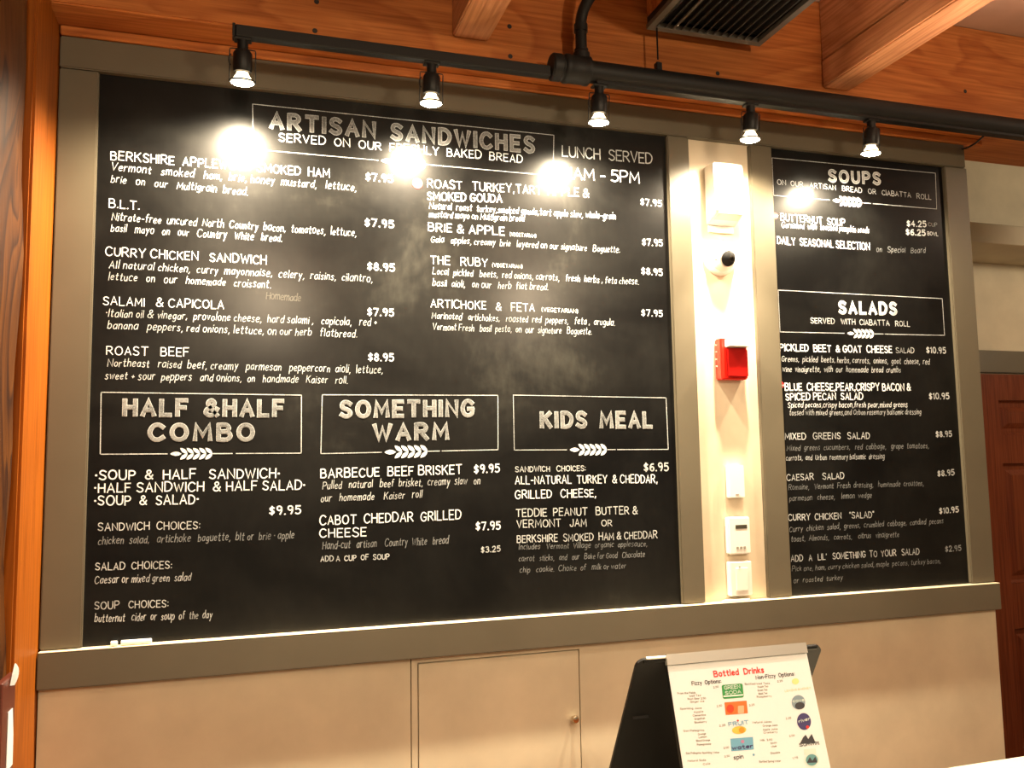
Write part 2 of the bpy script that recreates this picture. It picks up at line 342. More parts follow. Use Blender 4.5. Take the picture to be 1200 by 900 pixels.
def ribbon(bm, pts, hw, put, cap=True):
    """flat stroke of half width hw along pts (2-D metres) laid with put(x, z)"""
    P = [Vector(p) for p in pts]; P = [p for i, p in enumerate(P) if i == 0 or (p-P[i-1]).length > 1e-6]
    if len(P) < 2: return
    closed = (P[0]-P[-1]).length < hw*.5 and len(P) > 4
    if cap and not closed:
        P[0] = P[0] - (P[1]-P[0]).normalized()*hw*.7; P[-1] = P[-1] + (P[-1]-P[-2]).normalized()*hw*.7
    L = []; R = []
    for i, p in enumerate(P):
        a = (p-P[i-1]).normalized() if i else None; b = (P[i+1]-p).normalized() if i+1 < len(P) else None
        if closed and a is None: a = (P[-1]-P[-2]).normalized()
        if closed and b is None: b = (P[1]-P[0]).normalized()
        a = a or b; b = b or a; n1 = Vector((-a.y, a.x)); n2 = Vector((-b.y, b.x)); m = n1+n2
        if m.length < .3: m = n1
        m.normalize(); k = hw/max(m.dot(n1), .72)
        L.append(bm.verts.new(put(*(p+m*k)))); R.append(bm.verts.new(put(*(p-m*k))))
    for i in range(len(P)-1): bm.faces.new((L[i], R[i], R[i+1], L[i+1]))
def letters(name, A, B, h, text, m, parent, surf, wgt=.11, jit=.18, shear=0.0, lift=.0006, sp=1.15, label=None):
    """text written along pixel A to pixel B with capitals h pixels high on the surface surf(u, v, lift)"""
    P0 = surf(*A, lift); P1 = surf(*B, lift); Pu = surf(A[0], A[1]-h, lift); Pv = surf(B[0], B[1]-h, lift)
    ex = (P1-P0); W = ex.length; ex.normalize(); up = surf.up; H0 = (Pu-P0).dot(up); H1 = (Pv-P1).dot(up)
    st, w_ = layout(text, sp, jit, shear); s = W/w_; bm = bmesh.new()
    hw = wgt*(H0+H1)/2/2
    for i, q in enumerate(st):
        off = surf.n*(i % 5)*4e-5                # crossing strokes never share a plane
        ribbon(bm, [(a*s, b/6*(H0+(H1-H0)*a/w_)) for a, b in q], hw, lambda x, z: P0 + off + ex*x + up*z)
    o = build(name, bm, m, parent)
    if label: o['label'] = label
    return o
def line(bm, A, B, hwpx, surf, lift=.0006):
    P0 = surf(*A, lift); P1 = surf(*B, lift); d = (P1-P0).normalized(); n = d.cross(surf.n)
    k = hwpx*.0019
    v = [bm.verts.new(p) for p in (P0+n*k-d*k, P0-n*k-d*k, P1-n*k+d*k, P1+n*k+d*k)]; bm.faces.new(v)
class Wall:
    up = Vector((0, 0, 1)); n = Vector((0, -1, 0))
    def __call__(s, u, v, lift=0): return at(u, v, 0) + Vector((0, -lift, 0))
WALLS = Wall()

# ================================================================== STRUCTURE
XL, XR = -.0755, 2.364                       # frame, left and right
Z = lambda z: z + ZO
def st(name, bm, m, **k): o = build(name, bm, m); o['kind'] = 'structure'; return o
st('floor', box(-1.5, 6, -5, 1.4, -.05, 0), M_FLOOR)
st('ceiling', box(-.6, 6, -5, .139, Z(1.60), Z(1.66)), M_CEIL)
st('ceiling_hall', box(-.6, 6, .14, 1.4, Z(2.30), Z(2.36)), M_BACK)
st('wall_over_beam', box(-.6, 6, .1405, .20, Z(1.60), Z(2.299)), M_BACK)
# partition carrying the boards: cream column zone above the ledge, cream wall below
st('wall_front', box(XL, XR-.003, .009, .12, 0, Z(1.311)), M_COL)
# frame boards
F = -.012
st('trim_1', box(XL, 2.356, F-.004, .009, Z(1.2195), Z(1.289), .0025, 2), M_FRAME)                # head
st('trim_2', box(XL, .0012, F, .009, Z(.0034), Z(1.219), .0025, 2), M_FRAME)                         # left
st('trim_3', box(1.3665, 1.430, F, .009, Z(.0034), Z(1.219), .0025, 2), M_FRAME)
st('trim_4', box(1.617, 1.686, F, .009, Z(.0034), Z(1.219), .0025, 2), M_FRAME)
st('trim_5', box(2.280, 2.3635, F, .009, Z(.0034), Z(1.219), .0025, 2), M_FRAME)                      # right
st('trim_6', box(XL, 2.366, -.0255, .009, Z(-.072), Z(0), .002, 2), M_FRAME)                       # chalk ledge
M_LEDGE_LIT = paint('painted_ledge_light', (.80, .70, .50), .4)  # pale colour paints the lamplight on top of the taupe ledge
st('ledge_light_strip', box(XL+.001, 2.3655, -.0250, -.0003, Z(.0), Z(.0020), .0005), M_LEDGE_LIT)
st('trim_7', box(XL, 2.42, -.022, .02, Z(1.2895), Z(1.311), .003), M_BEAM)                        # wood fillet under beam
# column panel and lower wall skins
st('wall_column', box(1.428, 1.619, .002, .0095, Z(0), Z(1.22)), M_COL)
dz0, dx0, dx1 = -.079, .695, 1.084
wl = box(XL, .676, -.004, .0095, 0, Z(-.07)); 
st('wall_lower', wl, M_WALL)
bm = box(.6785, .692, -.004, .0095, 0, Z(-.07)); box(.692, 1.0865, -.004, .0095, Z(-.0855), Z(-.07), bm=bm)
box(1.0865, XR, -.004, .0095, 0, Z(-.07), bm=bm); box(.692, 1.0865, -.004, .0095, 0, .12, bm=bm)
st('wall_lower_surround', bm, M_WALL)
# access door in the lower wall
d1 = st('door_2', box(.6945, 1.0845, -.0042, .006, .122, Z(-.088), .0012), M_WALL)
bm = lathe([(.004, 0), (.004, .008), (.0085, .012), (.0095, .017), (.007, .022), (.002, .0235)], (1.066, -.004, Z(-.243)), (0, -1, 0), 20)
build('knob', bm, M_BRASS, d1, True)['label'] = 'small round brass knob'

# back wall beyond the partition with a boxed soffit and a panelled door
YB = 1.2
BX0 = 2.2
def bz(u, v, y=YB): return at(u, v, y).z
zdoor = bz(1150, 437); ztr = bz(1150, 411)
st('wall_back', box(BX0, 6, YB, YB+.1, 0, Z(2.299)), M_BACK)
st('soffit', box(BX0, 6, .89, YB, Z(1.290), Z(1.378), .003), M_BACK)
xd0 = at(1150, 600, YB).x - .14
st('trim_8', box(xd0-.09, xd0+1.15, YB-.02, YB, zdoor, ztr, .003), M_FRAME)
st('trim_9', box(xd0-.09, xd0, YB-.02, YB, 0, zdoor, .003), M_FRAME)
st('wall_side', box(6, 6.1, -5, 1.4, 0, Z(2.3)), M_BACK)
# door: frame of stiles and rails around recessed raised panels
rows = [(bz(1180, 542), bz(1180, 512)), (bz(1180, 735), bz(1180, 682))]
px0 = at(1162, 490, YB).x
door = empty('door_1', (xd0, YB-.01, 0), kind='structure')
DW = .95
cols = [(px0, px0+.30), (px0+.42, px0+.72)]
rws = [(.25, bz(1180, 735)), (bz(1180, 682), bz(1180, 543)), (bz(1180, 510), bz(1180, 470))]
bm = bmesh.new(); ys = (YB-.045, YB-.005)
xs = [xd0+.01, cols[0][0], cols[0][1], cols[1][0], cols[1][1], xd0+.01+DW]
for a, b in ((xs[0], xs[1]), (xs[2], xs[3]), (xs[4], xs[5])): box(a, b, *ys, .01, zdoor-.01, bm=bm)
zs = [.01, rws[0][0], rws[0][1], rws[1][0], rws[1][1], rws[2][0], rws[2][1], zdoor-.01]
for a, b in ((zs[0], zs[1]), (zs[2], zs[3]), (zs[4], zs[5]), (zs[6], zs[7])):
    for c0, c1 in cols: box(c0, c1, *ys, a, b, bm=bm)
build('door_frame', bm, M_DOOR, door)
for c0, c1 in cols:
    for r0, r1 in rws:
        bm = bmesh.new()
        v = []
        for ins, y in ((0, YB-.030), (.012, YB-.022), (.03, YB-.022), (.055, YB-.036)):
            v.append([bm.verts.new(p) for p in ((c0+ins, y, r0+ins), (c1-ins, y, r0+ins), (c1-ins, y, r1-ins), (c0+ins, y, r1-ins))])
        for a, b in zip(v, v[1:]):
            for i in range(4): bm.faces.new((a[i], a[(i+1) % 4], b[(i+1) % 4], b[i]))
        bm.faces.new(v[-1])
        build('door_panel', bm, M_DOOR, door)

# ------------------------------------------------------------------ timber
BZ0, BZ1 = Z(1.311), Z(1.60)
beam = empty('timber_beam', (-.1, -.05, BZ0), 'long orange fir beam running across the top above both menu boards', 'beam')
build('beam_body', box(-.14, 4.2, -.112, .14, BZ0, BZ1, .004, 2), M_BEAM, beam)
for u, v in ((597, 31), (598, 66), (371, 2), (369, 36), (841, 86), (1131, 107)):
    p = at(u, v, -.112)
    build('peg_hole', lathe([(.0015, 0), (.0058, .0008), (.0052, .0016), (.001, .0018)], (p.x, -.1115, p.z), (0, -1, 0), 14), M_DARK, beam)
def joist(x0, x1, z0, zs_, label, group='ceiling joists'):
    j = empty('ceiling_joist', (x0, -.112, Z(z0)), label, 'joist', group)
    build('lower_timber', box(x0, x1, -4.6, -.1125, Z(z0), Z(zs_)-.002, .004, 2), M_JOIST, j)
    build('upper_timber', box(x0+.002, x1-.002, -4.6, -.1125, Z(zs_), Z(1.60), .003), M_JOIST, j)
joist(.762, .849, 1.354, 1.47, 'wooden ceiling joist meeting the beam above the second spotlight from the left')
joist(1.784, 1.868, 1.354, 1.432, 'wooden ceiling joist right of the black air grille, running towards the viewer')

# corner post on the left: shaded return, bright face, then the rough rounded timber
PX = -.078
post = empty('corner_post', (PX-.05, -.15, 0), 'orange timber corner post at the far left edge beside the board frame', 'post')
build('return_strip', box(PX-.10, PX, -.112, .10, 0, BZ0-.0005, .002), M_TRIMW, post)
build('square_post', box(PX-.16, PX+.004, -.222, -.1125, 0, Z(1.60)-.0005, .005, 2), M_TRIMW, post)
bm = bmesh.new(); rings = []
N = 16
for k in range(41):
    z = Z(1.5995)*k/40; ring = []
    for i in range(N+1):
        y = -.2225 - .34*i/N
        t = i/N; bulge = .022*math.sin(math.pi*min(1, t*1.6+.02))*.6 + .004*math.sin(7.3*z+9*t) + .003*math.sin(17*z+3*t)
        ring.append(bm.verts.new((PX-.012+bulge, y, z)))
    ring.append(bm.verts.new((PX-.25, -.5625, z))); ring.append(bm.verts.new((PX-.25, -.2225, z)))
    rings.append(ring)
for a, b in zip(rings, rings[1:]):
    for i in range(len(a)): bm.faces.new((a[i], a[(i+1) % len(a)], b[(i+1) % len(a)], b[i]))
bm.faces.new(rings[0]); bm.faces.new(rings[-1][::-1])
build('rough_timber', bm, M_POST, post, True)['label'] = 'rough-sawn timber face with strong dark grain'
# small card pocket on the rough post
c = at(6, 850, -.30); x0 = PX+.010
card = empty('card_holder', (x0, -.30, c.z-.12), 'dark red-brown card holder with white paper on rough timber post at bottom left', 'holder')
build('pocket', box(x0, x0+.012, -.365, -.282, Z(-.30), Z(.020), .002), mat('maroon_card', (.09, .018, .010), .4), card)
bm = bmesh.new(); vs = []
for i in range(9):
    t = i/8; a = math.sin(t*2.4)
    vs.append([bm.verts.new((x0+.013+.010*a*q+.001, -.300-.03*t, Z(.038-.030*t**1.5)-q*.0)) for q in (0, 1)])
for a, b in zip(vs, vs[1:]): bm.faces.new((a[0], a[1], b[1], b[0]))
bmesh.ops.solidify(bm, geom=bm.faces[:], thickness=.0006)
build('paper_curl', bm, M_PAPER, card)
bm = prism([(-.2925, Z(-.08)), (-.290, Z(-.13)), (-.33, Z(-.13)), (-.33, Z(-.035)), (-.303, Z(-.035))][::-1], 'x', x0+.0125, x0+.0135)
build('paper_slip', bm, M_PAPER, card)

# ------------------------------------------------------------------ air grille hung beside the beam
VX0, VX1, VY1, VY0, VZ = 1.247, 1.570, -.146, -.62, Z(1.425)
vent = empty('air_grille', ((VX0+VX1)/2, -.38, VZ), 'black slatted air grille set in the ceiling between the joists', 'vent')
bm = box(VX0, VX1, VY1-.018, VY1, VZ, VZ+.012); box(VX0, VX1, VY0, VY0+.018, VZ, VZ+.012, bm=bm)
box(VX0, VX0+.016, VY0+.018, VY1-.018, VZ, VZ+.012, bm=bm); box(VX1-.016, VX1, VY0+.018, VY1-.018, VZ, VZ+.012, bm=bm)
build('grille_frame', bm, M_GRILLE, vent)
build('housing', box(VX0+.002, VX1-.002, VY0+.002, VY1-.002, VZ+.030, Z(1.599)), M_BEAM, vent)
bm = box(VX0+.002, VX0+.008, VY0+.002, VY1-.002, VZ+.012, VZ+.03); box(VX1-.008, VX1-.002, VY0+.002, VY1-.002, VZ+.012, VZ+.03, bm=bm)
box(VX0+.008, VX1-.008, VY1-.008, VY1-.002, VZ+.012, VZ+.03, bm=bm); box(VX0+.008, VX1-.008, VY0+.002, VY0+.008, VZ+.012, VZ+.03, bm=bm)
build('collar', bm, M_BLK, vent)
build('duct_back', box(VX0+.01, VX1-.01, VY0+.01, VY1-.01, VZ+.024, VZ+.0295), M_DARK, vent)
first = None
ns = 13
for i in range(ns):
    x = VX0+.028 + (VX1-VX0-.056)*i/(ns-1)
    if first is None:
        bm = prism([(-.009, .002), (-.0075, .0005), (.009, .014), (.0075, .0155)], 'y', VY0+.018, VY1-.018)
        me_o = build('slat', bm, M_SLAT); first = me_o; me_o.parent = vent; me_o.location = Vector((x, 0, VZ)) - vent.location
    else:
        o = first.copy(); S.collection.objects.link(o); o.parent = vent; o.location = Vector((x, 0, VZ)) - vent.location
bm = bmesh.new()
build('centre_bar', box((VX0+VX1)/2-.10, (VX0+VX1)/2-.094, VY0+.018, VY1-.018, VZ-.001, VZ+.003), M_GRILLE, vent)

# ------------------------------------------------------------------ lighting track, iron pipe and spotlights
TY = -.16
track = empty('lighting_track', (.64, TY, Z(1.256)), 'thin black lighting track leading left from the iron pipe coupling', 'track')
RZ0 = (at(400, 53.5, TY).z + at(500, 66, TY).z)/2
build('rail', box(.282, .984, TY-.012, TY+.012, RZ0-.013, RZ0+.012, .002), M_BLK, track)
build('end_cap', box(.276, .2819, TY-.013, TY+.013, RZ0-.0145, RZ0+.0135, .001), M_BLK, track)
pipe = empty('iron_pipe', (1.9, TY, Z(1.297)), 'thick black iron pipe with tee coupling crossing in front of the beam', 'pipe')
PZ = (at(890, 109.5, TY).z + at(700, 86.5, TY).z)/2; print('PZ', PZ-ZO, 'RZ', RZ0-ZO)
build('pipe_run', lathe([(.0262, 0), (.0262, 3.1)], (1.0846, TY, PZ), (1, 0, 0), 36), M_PIPE, pipe, True)
build('coupling', lathe([(.018, 0), (.028, .0), (.032, .004), (.032, .024), (.0285, .027), (.0285, .030), (.032, .032), (.034, .036), (.034, .044), (.0325, .047), (.0325, .085), (.034, .087), (.034, .095), (.0265, .098)],
      (.9865, TY, PZ), (1, 0, 0), 36), M_PIPE, pipe, True)
rx = 1.066
pts = [(rx, TY, PZ+.02), (rx, TY, Z(1.40))]
for k in range(1, 9):
    a = math.radians(55*k/8); pts.append((rx + .030*(1-math.cos(a)), TY - .07*(1-math.cos(a)), Z(1.40) + .07*math.sin(a)))
e = Vector(pts[-1]); pts.append(tuple(e + Vector((.045, -.075, .085)))); pts.append(tuple(e + Vector((.055, -.085, .15))))
build('riser', tube(pts, .0135, 20), M_PIPE, pipe, True)
build('riser_socket', lathe([(.0205, 0), (.0205, .016), (.017, .020), (.017, .026)], (rx, TY, PZ+.026), (0, 0, 1), 24), M_PIPE, pipe, True)
build('elbow_socket', lathe([(.0165, 0), (.0165, .018)], (rx, TY, Z(1.385)), (0, 0, 1), 24), M_PIPE, pipe, True)
hx = at(771, 72, TY).x
build('hanger_clip', box(hx-.008, hx+.008, TY-.008, TY+.008, PZ+.020, PZ+.046, .002), M_BLK, pipe)
build('hanger_rod', tube([(hx, TY, PZ+.055), (hx, TY, VZ-.0005)], .0022, 8), M_BLK, pipe)
build('track_strip', box(1.10, 4.0, TY-.012, TY+.012, PZ-.0305, PZ-.0225, .001), M_BLK, pipe)
build('wire', tube([at(1157, 152, TY+.03), at(1152, 160, -.14), at(1143, 168, -.08), at(1134, 173, -.03), at(1127, 175, -.018)], .0028, 8), M_BLK, pipe)

def spotlight(i, x, zt, label, tilt, power, spill, aimx=0.0):
    zb = Z(1.176)                                # height of the bulb face
    g = empty('track_spotlight', (x, TY, zt), label, 'spotlight', 'track spotlights above the menu boards')
    piv = Vector((x, TY, Z(1.2315)))
    q = Matrix.Rotation(math.radians(tilt), 4, 'X') @ Matrix.Rotation(math.radians(aimx), 4, 'Y')
    def T(bm):
        bmesh.ops.transform(bm, matrix=Matrix.Translation(piv) @ q, verts=bm.verts[:]); return bm
    build('stem', lathe([(.011, 0), (.011, zt-Z(1.229))], (x, TY, Z(1.229)), (0, 0, 1), 18), M_BLK, g, True)
    build('adapter', box(x-.018, x+.018, TY-.0115, TY+.0115, zt-.006, zt-.0005, .0015), M_BLK, g)
    build('lamp_body', T(lathe([(.006, .004), (.015, .003), (.0195, -.004), (.0195, -.036), (.018, -.041), (.010, -.043)], n=28)), M_BLK, g, True)
    bm = lathe([(.0115, -.042), (.0125, -.046), (.0185, -.055), (.0232, -.0625), (.0236, -.064)], n=28, cap=False)
    bl = build('bulb', T(bm), M_REFL, g, True)
    build('bulb_face', T(lathe([(.0001, -.0690), (.016, -.0678), (.0225, -.0650), (.0236, -.0636)], n=28, cap=False)), M_BULB, bl, True)
    build('bezel', T(lathe([(.0242, -.0590), (.0262, -.0590), (.0262, -.0620), (.0242, -.0620), (.0242, -.0590)], n=28, cap=False)), M_BLK, g, True)
    for s in (-1, 1):
        bm = tube([(s*.010, 0, .006), (s*.0250, 0, .005), (s*.0262, 0, .002), (s*.0262, 0, -.063)], .0013, 8)
        build('cage_wire', T(bm), M_BLK, g, True)
    bm = tube([(-.0225+.005*math.cos(a), 0, -.018+.011*math.sin(a)) for a in [math.pi*k/8 + math.pi/2 for k in range(9)]], .0016, 8)
    build('aiming_tab', T(bm), M_BLK, g, True)
    f = Matrix.Translation(piv) @ q
    loc = f @ Vector((0, 0, -.076)); d = (f.to_3x3() @ Vector((0, 0, -1)))
    for nm, e, ss, bl_, sz in (('spotlight_beam', power, 56, .9, .013), ('spotlight_spill', spill, 165, .6, .021)):
        L = light(nm, 'SPOT', loc, e, (1, .82, .57), sz, loc+d, spot_size=math.radians(ss), spot_blend=bl_)
        L.data.energy = e
        L.parent = g; L.location = loc - g.location
        L.rotation_euler = d.to_track_quat('-Z', 'Y').to_euler()
lx = [at(u, v, TY).x for u, v in ((284, 92), (506, 118), (703, 140), (881, 162), (1023, 178))]
ltx = ['black track spotlight at the far left end of the lighting track',
       'black track spotlight on the thin track above the word SANDWICHES',
       'black track spotlight just right of the pipe tee coupling',
       'black track spotlight under the pipe beside the white column',
       'black track spotlight above the SOUPS heading on the small board']
for i, x in enumerate(lx):
    spotlight(i, x, RZ0-.013 if i < 2 else PZ-.0306, ltx[i], (10, 7, 7, 7, 7)[i], (21, 21, 21, 30, 6)[i], (25, 15, 17, 12, 12)[i])

# ================================================================== BLACKBOARDS
b1 = empty('menu_blackboard', (.68, 0, Z(0)), 'large black chalk menu board with sandwiches and combos, left of the cream column', 'menu board')
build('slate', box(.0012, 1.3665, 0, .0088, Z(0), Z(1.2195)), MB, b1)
b2 = empty('menu_blackboard', (1.98, 0, Z(0)), 'narrow black chalk menu board with soups and salads, right of the cream column', 'menu board')
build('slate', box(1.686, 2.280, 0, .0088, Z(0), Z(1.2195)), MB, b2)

def frame_box(parent, tl, tr, br, bl, lx0, lx1, rx0, rx1, gx, wl=.62, m=None):
    """drawn box whose bottom line is broken by a leaf spray from lx0 to lx1"""
    bm = bmesh.new(); m = m or M_C2
    line(bm, tl, tr, wl, WALLS); line(bm, tl, bl, wl, WALLS); line(bm, tr, br, wl, WALLS)
    f = lambda x: (x, bl[1] + (br[1]-bl[1])*(x-bl[0])/(br[0]-bl[0]))
    line(bm, bl, f(lx0-4), wl, WALLS); line(bm, f(lx1+1), f(rx0), wl*1.1, WALLS); line(bm, f(rx1), br, wl, WALLS)
    build('drawn_box', bm, m, parent)
    # leaves: pairs pointing left plus one at the tip
    bm = bmesh.new(); P0 = WALLS(*f(lx0), .0007); P1 = WALLS(*f(lx1), .0007); ex = P1-P0; W = ex.length; ex.normalize(); up = Vector((0, 0, 1))
    def leaf(x, z, ang, L, wd):
        c, s = math.cos(ang), math.sin(ang); vs = []
        for t, k in ((0, 0), (.25, .75), (.55, 1), (.85, .55), (1, 0), (.85, -.55), (.55, -1), (.25, -.75)):
            a, b = -t*L, k*wd; X, Y = x + a*c - b*s, z + a*s + b*c
            vs.append(bm.verts.new(P0 + ex*X + up*Y))
        bm.faces.new(vs)
    leaf(W*.26, 0, 0, W*.27, W*.055)
    n = 5
    for i in range(n):
        x = W*(.40 + .60*i/(n-1))
        leaf(x, 0, -.70, W*.225, W*.048); leaf(x, 0, .70, W*.225, W*.048)
    build('leaf_spray', bm, M_C1, parent)
def head(parent, A, B, h, text, m_out=None, m_in=None, wg=.27, rim=.036):
    A = (A[0]+1, A[1]-h*.09); B = (B[0]-1, B[1]-h*.09); h *= .84; wg *= 1.12; rim *= 1.15
    s = random.getstate()
    o = letters('heading_outline', A, B, h, text, m_out or M_C2, parent, WALLS, wgt=wg, jit=.0, lift=.0006, sp=2.7)
    random.setstate(s)
    letters('heading_fill', A, B, h, text, m_in or M_CH, parent, WALLS, wgt=wg-rim*2, jit=.0, lift=.0010, sp=2.7)
T1, T2, T3 = M_C1, M_C2, M_C3
def name(p, x0, y0, x1, y1, h, t, m=None, w_=.125, nm='dish_name'): letters(nm, (x0, y0), (x1, y1), h, t, m or T1, p, WALLS, w_*.86, .24, sp=1.6)
def desc(p, x0, y0, x1, y1, t, m=None, h=8.4, w_=.095): letters('dish_description', (x0, y0), (x1, y1), h, t, m or T2, p, WALLS, w_, .38, .16, sp=1.65)
def price(p, x0, y0, x1, y1, t, h=8.2, m=None, w_=.18): letters('price', (x0, y0), (x1, y1), h, t, m or T1, p, WALLS, w_, .1, sp=1.9)
def dot(p, u, v, r, k=.0019):
    c = WALLS(u, v, .0009)
    o = build('red_mark', lathe([(r*k, 0), (r*k*.9, .0006)], (c.x, c.y, c.z), (0, -1, 0), 20), M_STK, p)
    letters('mark_word', (u-r*.65, v+r*.25), (u+r*.65, v+r*.35), r*.6, 'new', T1, p, WALLS, .2, .1, lift=.0018)

# --- artisan sandwiches
frame_box(b1, (296, 122), (649, 158.5), (648, 206), (297, 175), 447, 499, 517, 519, 0, .42)
head(b1, (317, 151), (626, 180), 19.5, 'ARTISAN  SANDWICHES', M_C2, None, .26, .036)
name(b1, 327, 165, 612, 190.5, 9, 'SERVED  ON  OUR  FRESHLY  BAKED  BREAD', w_=.15, nm='subheading')
letters('hours_line', (659, 183), (764, 192), 12, 'LUNCH  SERVED', T2, b1, WALLS, .11, .1)
letters('hours_line', (662, 209), (749, 214.5), 12.5, '11AM - 5PM', T1, b1, WALLS, .12, .1)
name(b1, 130, 187, 386, 208, 9.6, 'BERKSHIRE  APPLEWOOD SMOKED  HAM')
desc(b1, 130, 199.5, 417, 224, 'Vermont   smoked   ham,  brie, honey  mustard,   lettuce,')
desc(b1, 130, 213.5, 290, 229, 'brie   on   our   Multigrain  bread.')
price(b1, 429, 211, 460, 214, '$7.95')
name(b1, 128, 243, 163, 245.5, 9.8, 'B.L.T.')
desc(b1, 131, 258, 417, 277, 'Nitrate-free  uncured  North  Country  bacon,  tomatoes,  lettuce,')
desc(b1, 130, 271, 330, 283.5, 'basil   mayo   on   our   Country   White   bread.')
price(b1, 428, 264.5, 461, 267, '$7.95')
name(b1, 124, 299.5, 312, 309.5, 9.6, 'CURRY CHICKEN   SANDWICH')
desc(b1, 128, 314, 436, 330.5, 'All natural chicken,  curry  mayonnaise,  celery,  raisins,  cilantro,')
desc(b1, 127, 328, 317, 337.5, 'lettuce   on   our   homemade   croissant.')
price(b1, 431, 316, 462, 318, '$8.95')
name(b1, 121, 357, 262, 362, 9.4, 'SALAMI   & CAPICOLA')
desc(b1, 124, 371, 441, 382, '·Italian oil & vinegar,  provolone cheese,  hard salami ,   capicola,   red +')
desc(b1, 126, 385, 418, 395.5, 'banana   peppers, red onions, lettuce, on our herb   flatbread.')
price(b1, 431, 369.5, 461, 370.5, '$7.95')
name(b1, 125, 415.5, 221, 417.5, 9.6, 'ROAST   BEEF')
desc(b1, 126, 429, 448, 437.5, 'Northeast   raised  beef, creamy   parmesan   peppercorn  aioli,  lettuce,')
desc(b1, 123, 444, 407, 449.5, 'sweet + sour  peppers   and onions,  on   handmade   Kaiser   roll.')
price(b1, 432, 422.5, 461, 423, '$8.95')
# --- second column
dot(b1, 489, 215, 7)
name(b1, 501, 219.5, 634, 227.5, 9.2, 'ROAST   TURKEY,TART')
name(b1, 642, 228, 690, 231, 9.2, 'APPLE &')
name(b1, 501, 234, 588, 237.5, 9, 'SMOKED GOUDA', w_=.16)
desc(b1, 503, 244.5, 721, 257, 'Natural  roast  turkey,smoked gouda,tart apple slaw, whole-grain', T1, 7)
desc(b1, 503, 254.5, 614, 259.5, 'mustard mayo on Multigrain bread', T1, 7)
price(b1, 751, 240, 775, 242, '$7.95', 7)
name(b1, 502, 270.5, 591, 275.5, 9.2, 'BRIE & APPLE', w_=.15)
VG = '(VEGETARIAN)'
name(b1, 597.5, 276.5, 628, 278.5, 4, VG, w_=.12)
desc(b1, 505, 283.5, 726, 296, 'Gala   apples, creamy  brie   layered on our signature   Baguette.', T2, 7)
price(b1, 753, 287, 776, 288.5, '$7.95', 7)
name(b1, 505, 309, 571, 312.5, 9.2, 'THE   RUBY')
name(b1, 577, 312.5, 612, 314.5, 4, VG, w_=.12)
desc(b1, 507, 321.5, 748, 333.5, 'Local  pickled   beets,  red onions, carrots,   fresh  herbs , feta cheese.', None, 7.4)
desc(b1, 507, 335, 642, 340, 'basil  aioli,   on our   herb  flat bread.', None, 7.4)
price(b1, 752, 321, 776, 323, '$8.95', 7.2)
name(b1, 505, 360, 626, 365, 9, 'ARTICHOKE   &   FETA')
name(b1, 635, 365, 677, 367, 4.6, VG, w_=.12)
desc(b1, 506, 373.5, 720, 381.5, 'Marinated   artichokes,   roasted  red  peppers,   feta ,  arugula.', None, 7.2)
desc(b1, 507, 386.5, 693, 392, 'Vermont Fresh   basil  pesto,  on  our  signature   Baguette.', None, 7.2)
price(b1, 752, 370, 776, 371, '$7.95', 7)
# --- half and half
frame_box(b1, (118.6, 459.7), (353.3, 463), (353, 531), (117.5, 532.3), 200, 249, 272, 277, 0, .5)
head(b1, (145, 488), (332, 489), 20.5, 'HALF  &HALF'); head(b1, (175, 517), (297, 517), 20.5, 'COMBO')
name(b1, 112, 562, 327, 560, 10.5, '·SOUP  &  HALF   SANDWICH·', w_=.17)
name(b1, 111, 577, 357, 573.5, 10.5, '·HALF SANDWICH  & HALF SALAD·', w_=.16)
name(b1, 111, 592, 232, 590.5, 10.5, '·SOUP  &  SALAD·', w_=.16)
price(b1, 316, 603, 352, 602, '$9.95', 9.2)
name(b1, 115, 622, 234, 619.5, 8.5, 'SANDWICH  CHOICES:', M_C2, .15, 'choices_line')
desc(b1, 115, 638, 344, 631, 'chicken  salad,   artichoke   baguette,  blt or  brie · apple', M_C3)
name(b1, 112, 668, 201, 666, 8.2, 'SALAD  CHOICES:', M_C2, .15, 'choices_line')
desc(b1, 111, 684, 223, 680, 'Caesar or mixed green  salad', M_C2)
name(b1, 111, 714, 197, 711, 8.2, 'SOUP   CHOICES:', M_C2, .15, 'choices_line')
desc(b1, 111, 729, 248, 724, 'butternut   cider  or  soup  of  the  day', M_C2)
# --- something warm
frame_box(b1, (377.6, 462.6), (583.4, 463.3), (583.6, 527), (376, 531.6), 451, 501, 515, 518, 0, .5)
head(b1, (399, 490), (555, 488.5), 20, 'SOMETHING'); head(b1, (438, 517), (525, 515.5), 20, 'WARM')
name(b1, 376, 560, 541, 555, 10.2, 'BARBECUE  BEEF BRISKET', w_=.16)
price(b1, 556, 554.5, 585, 553, '$9.95', 9)
desc(b1, 378, 573, 562, 567, 'Pulled   natural   beef  brisket,  creamy  slaw   on')
desc(b1, 376, 588, 494, 583, 'our   homemade    Kaiser   roll')
name(b1, 375, 615, 540, 608.3, 10.4, 'CABOT  CHEDDAR  GRILLED', w_=.15)
name(b1, 375, 630, 429, 628, 10, 'CHEESE', w_=.15)
price(b1, 558, 621, 586, 620, '$7.95', 8.8)
desc(b1, 378, 643.5, 525, 637, 'Hand-cut   artisan    Country  White   bread', M_C3)
name(b1, 376, 658, 456, 655, 6, 'ADD A  CUP  OF  SOUP', w_=.18, m=M_C2)
price(b1, 564, 647.5, 586, 646, '$3.25', 6.4, M_C2)
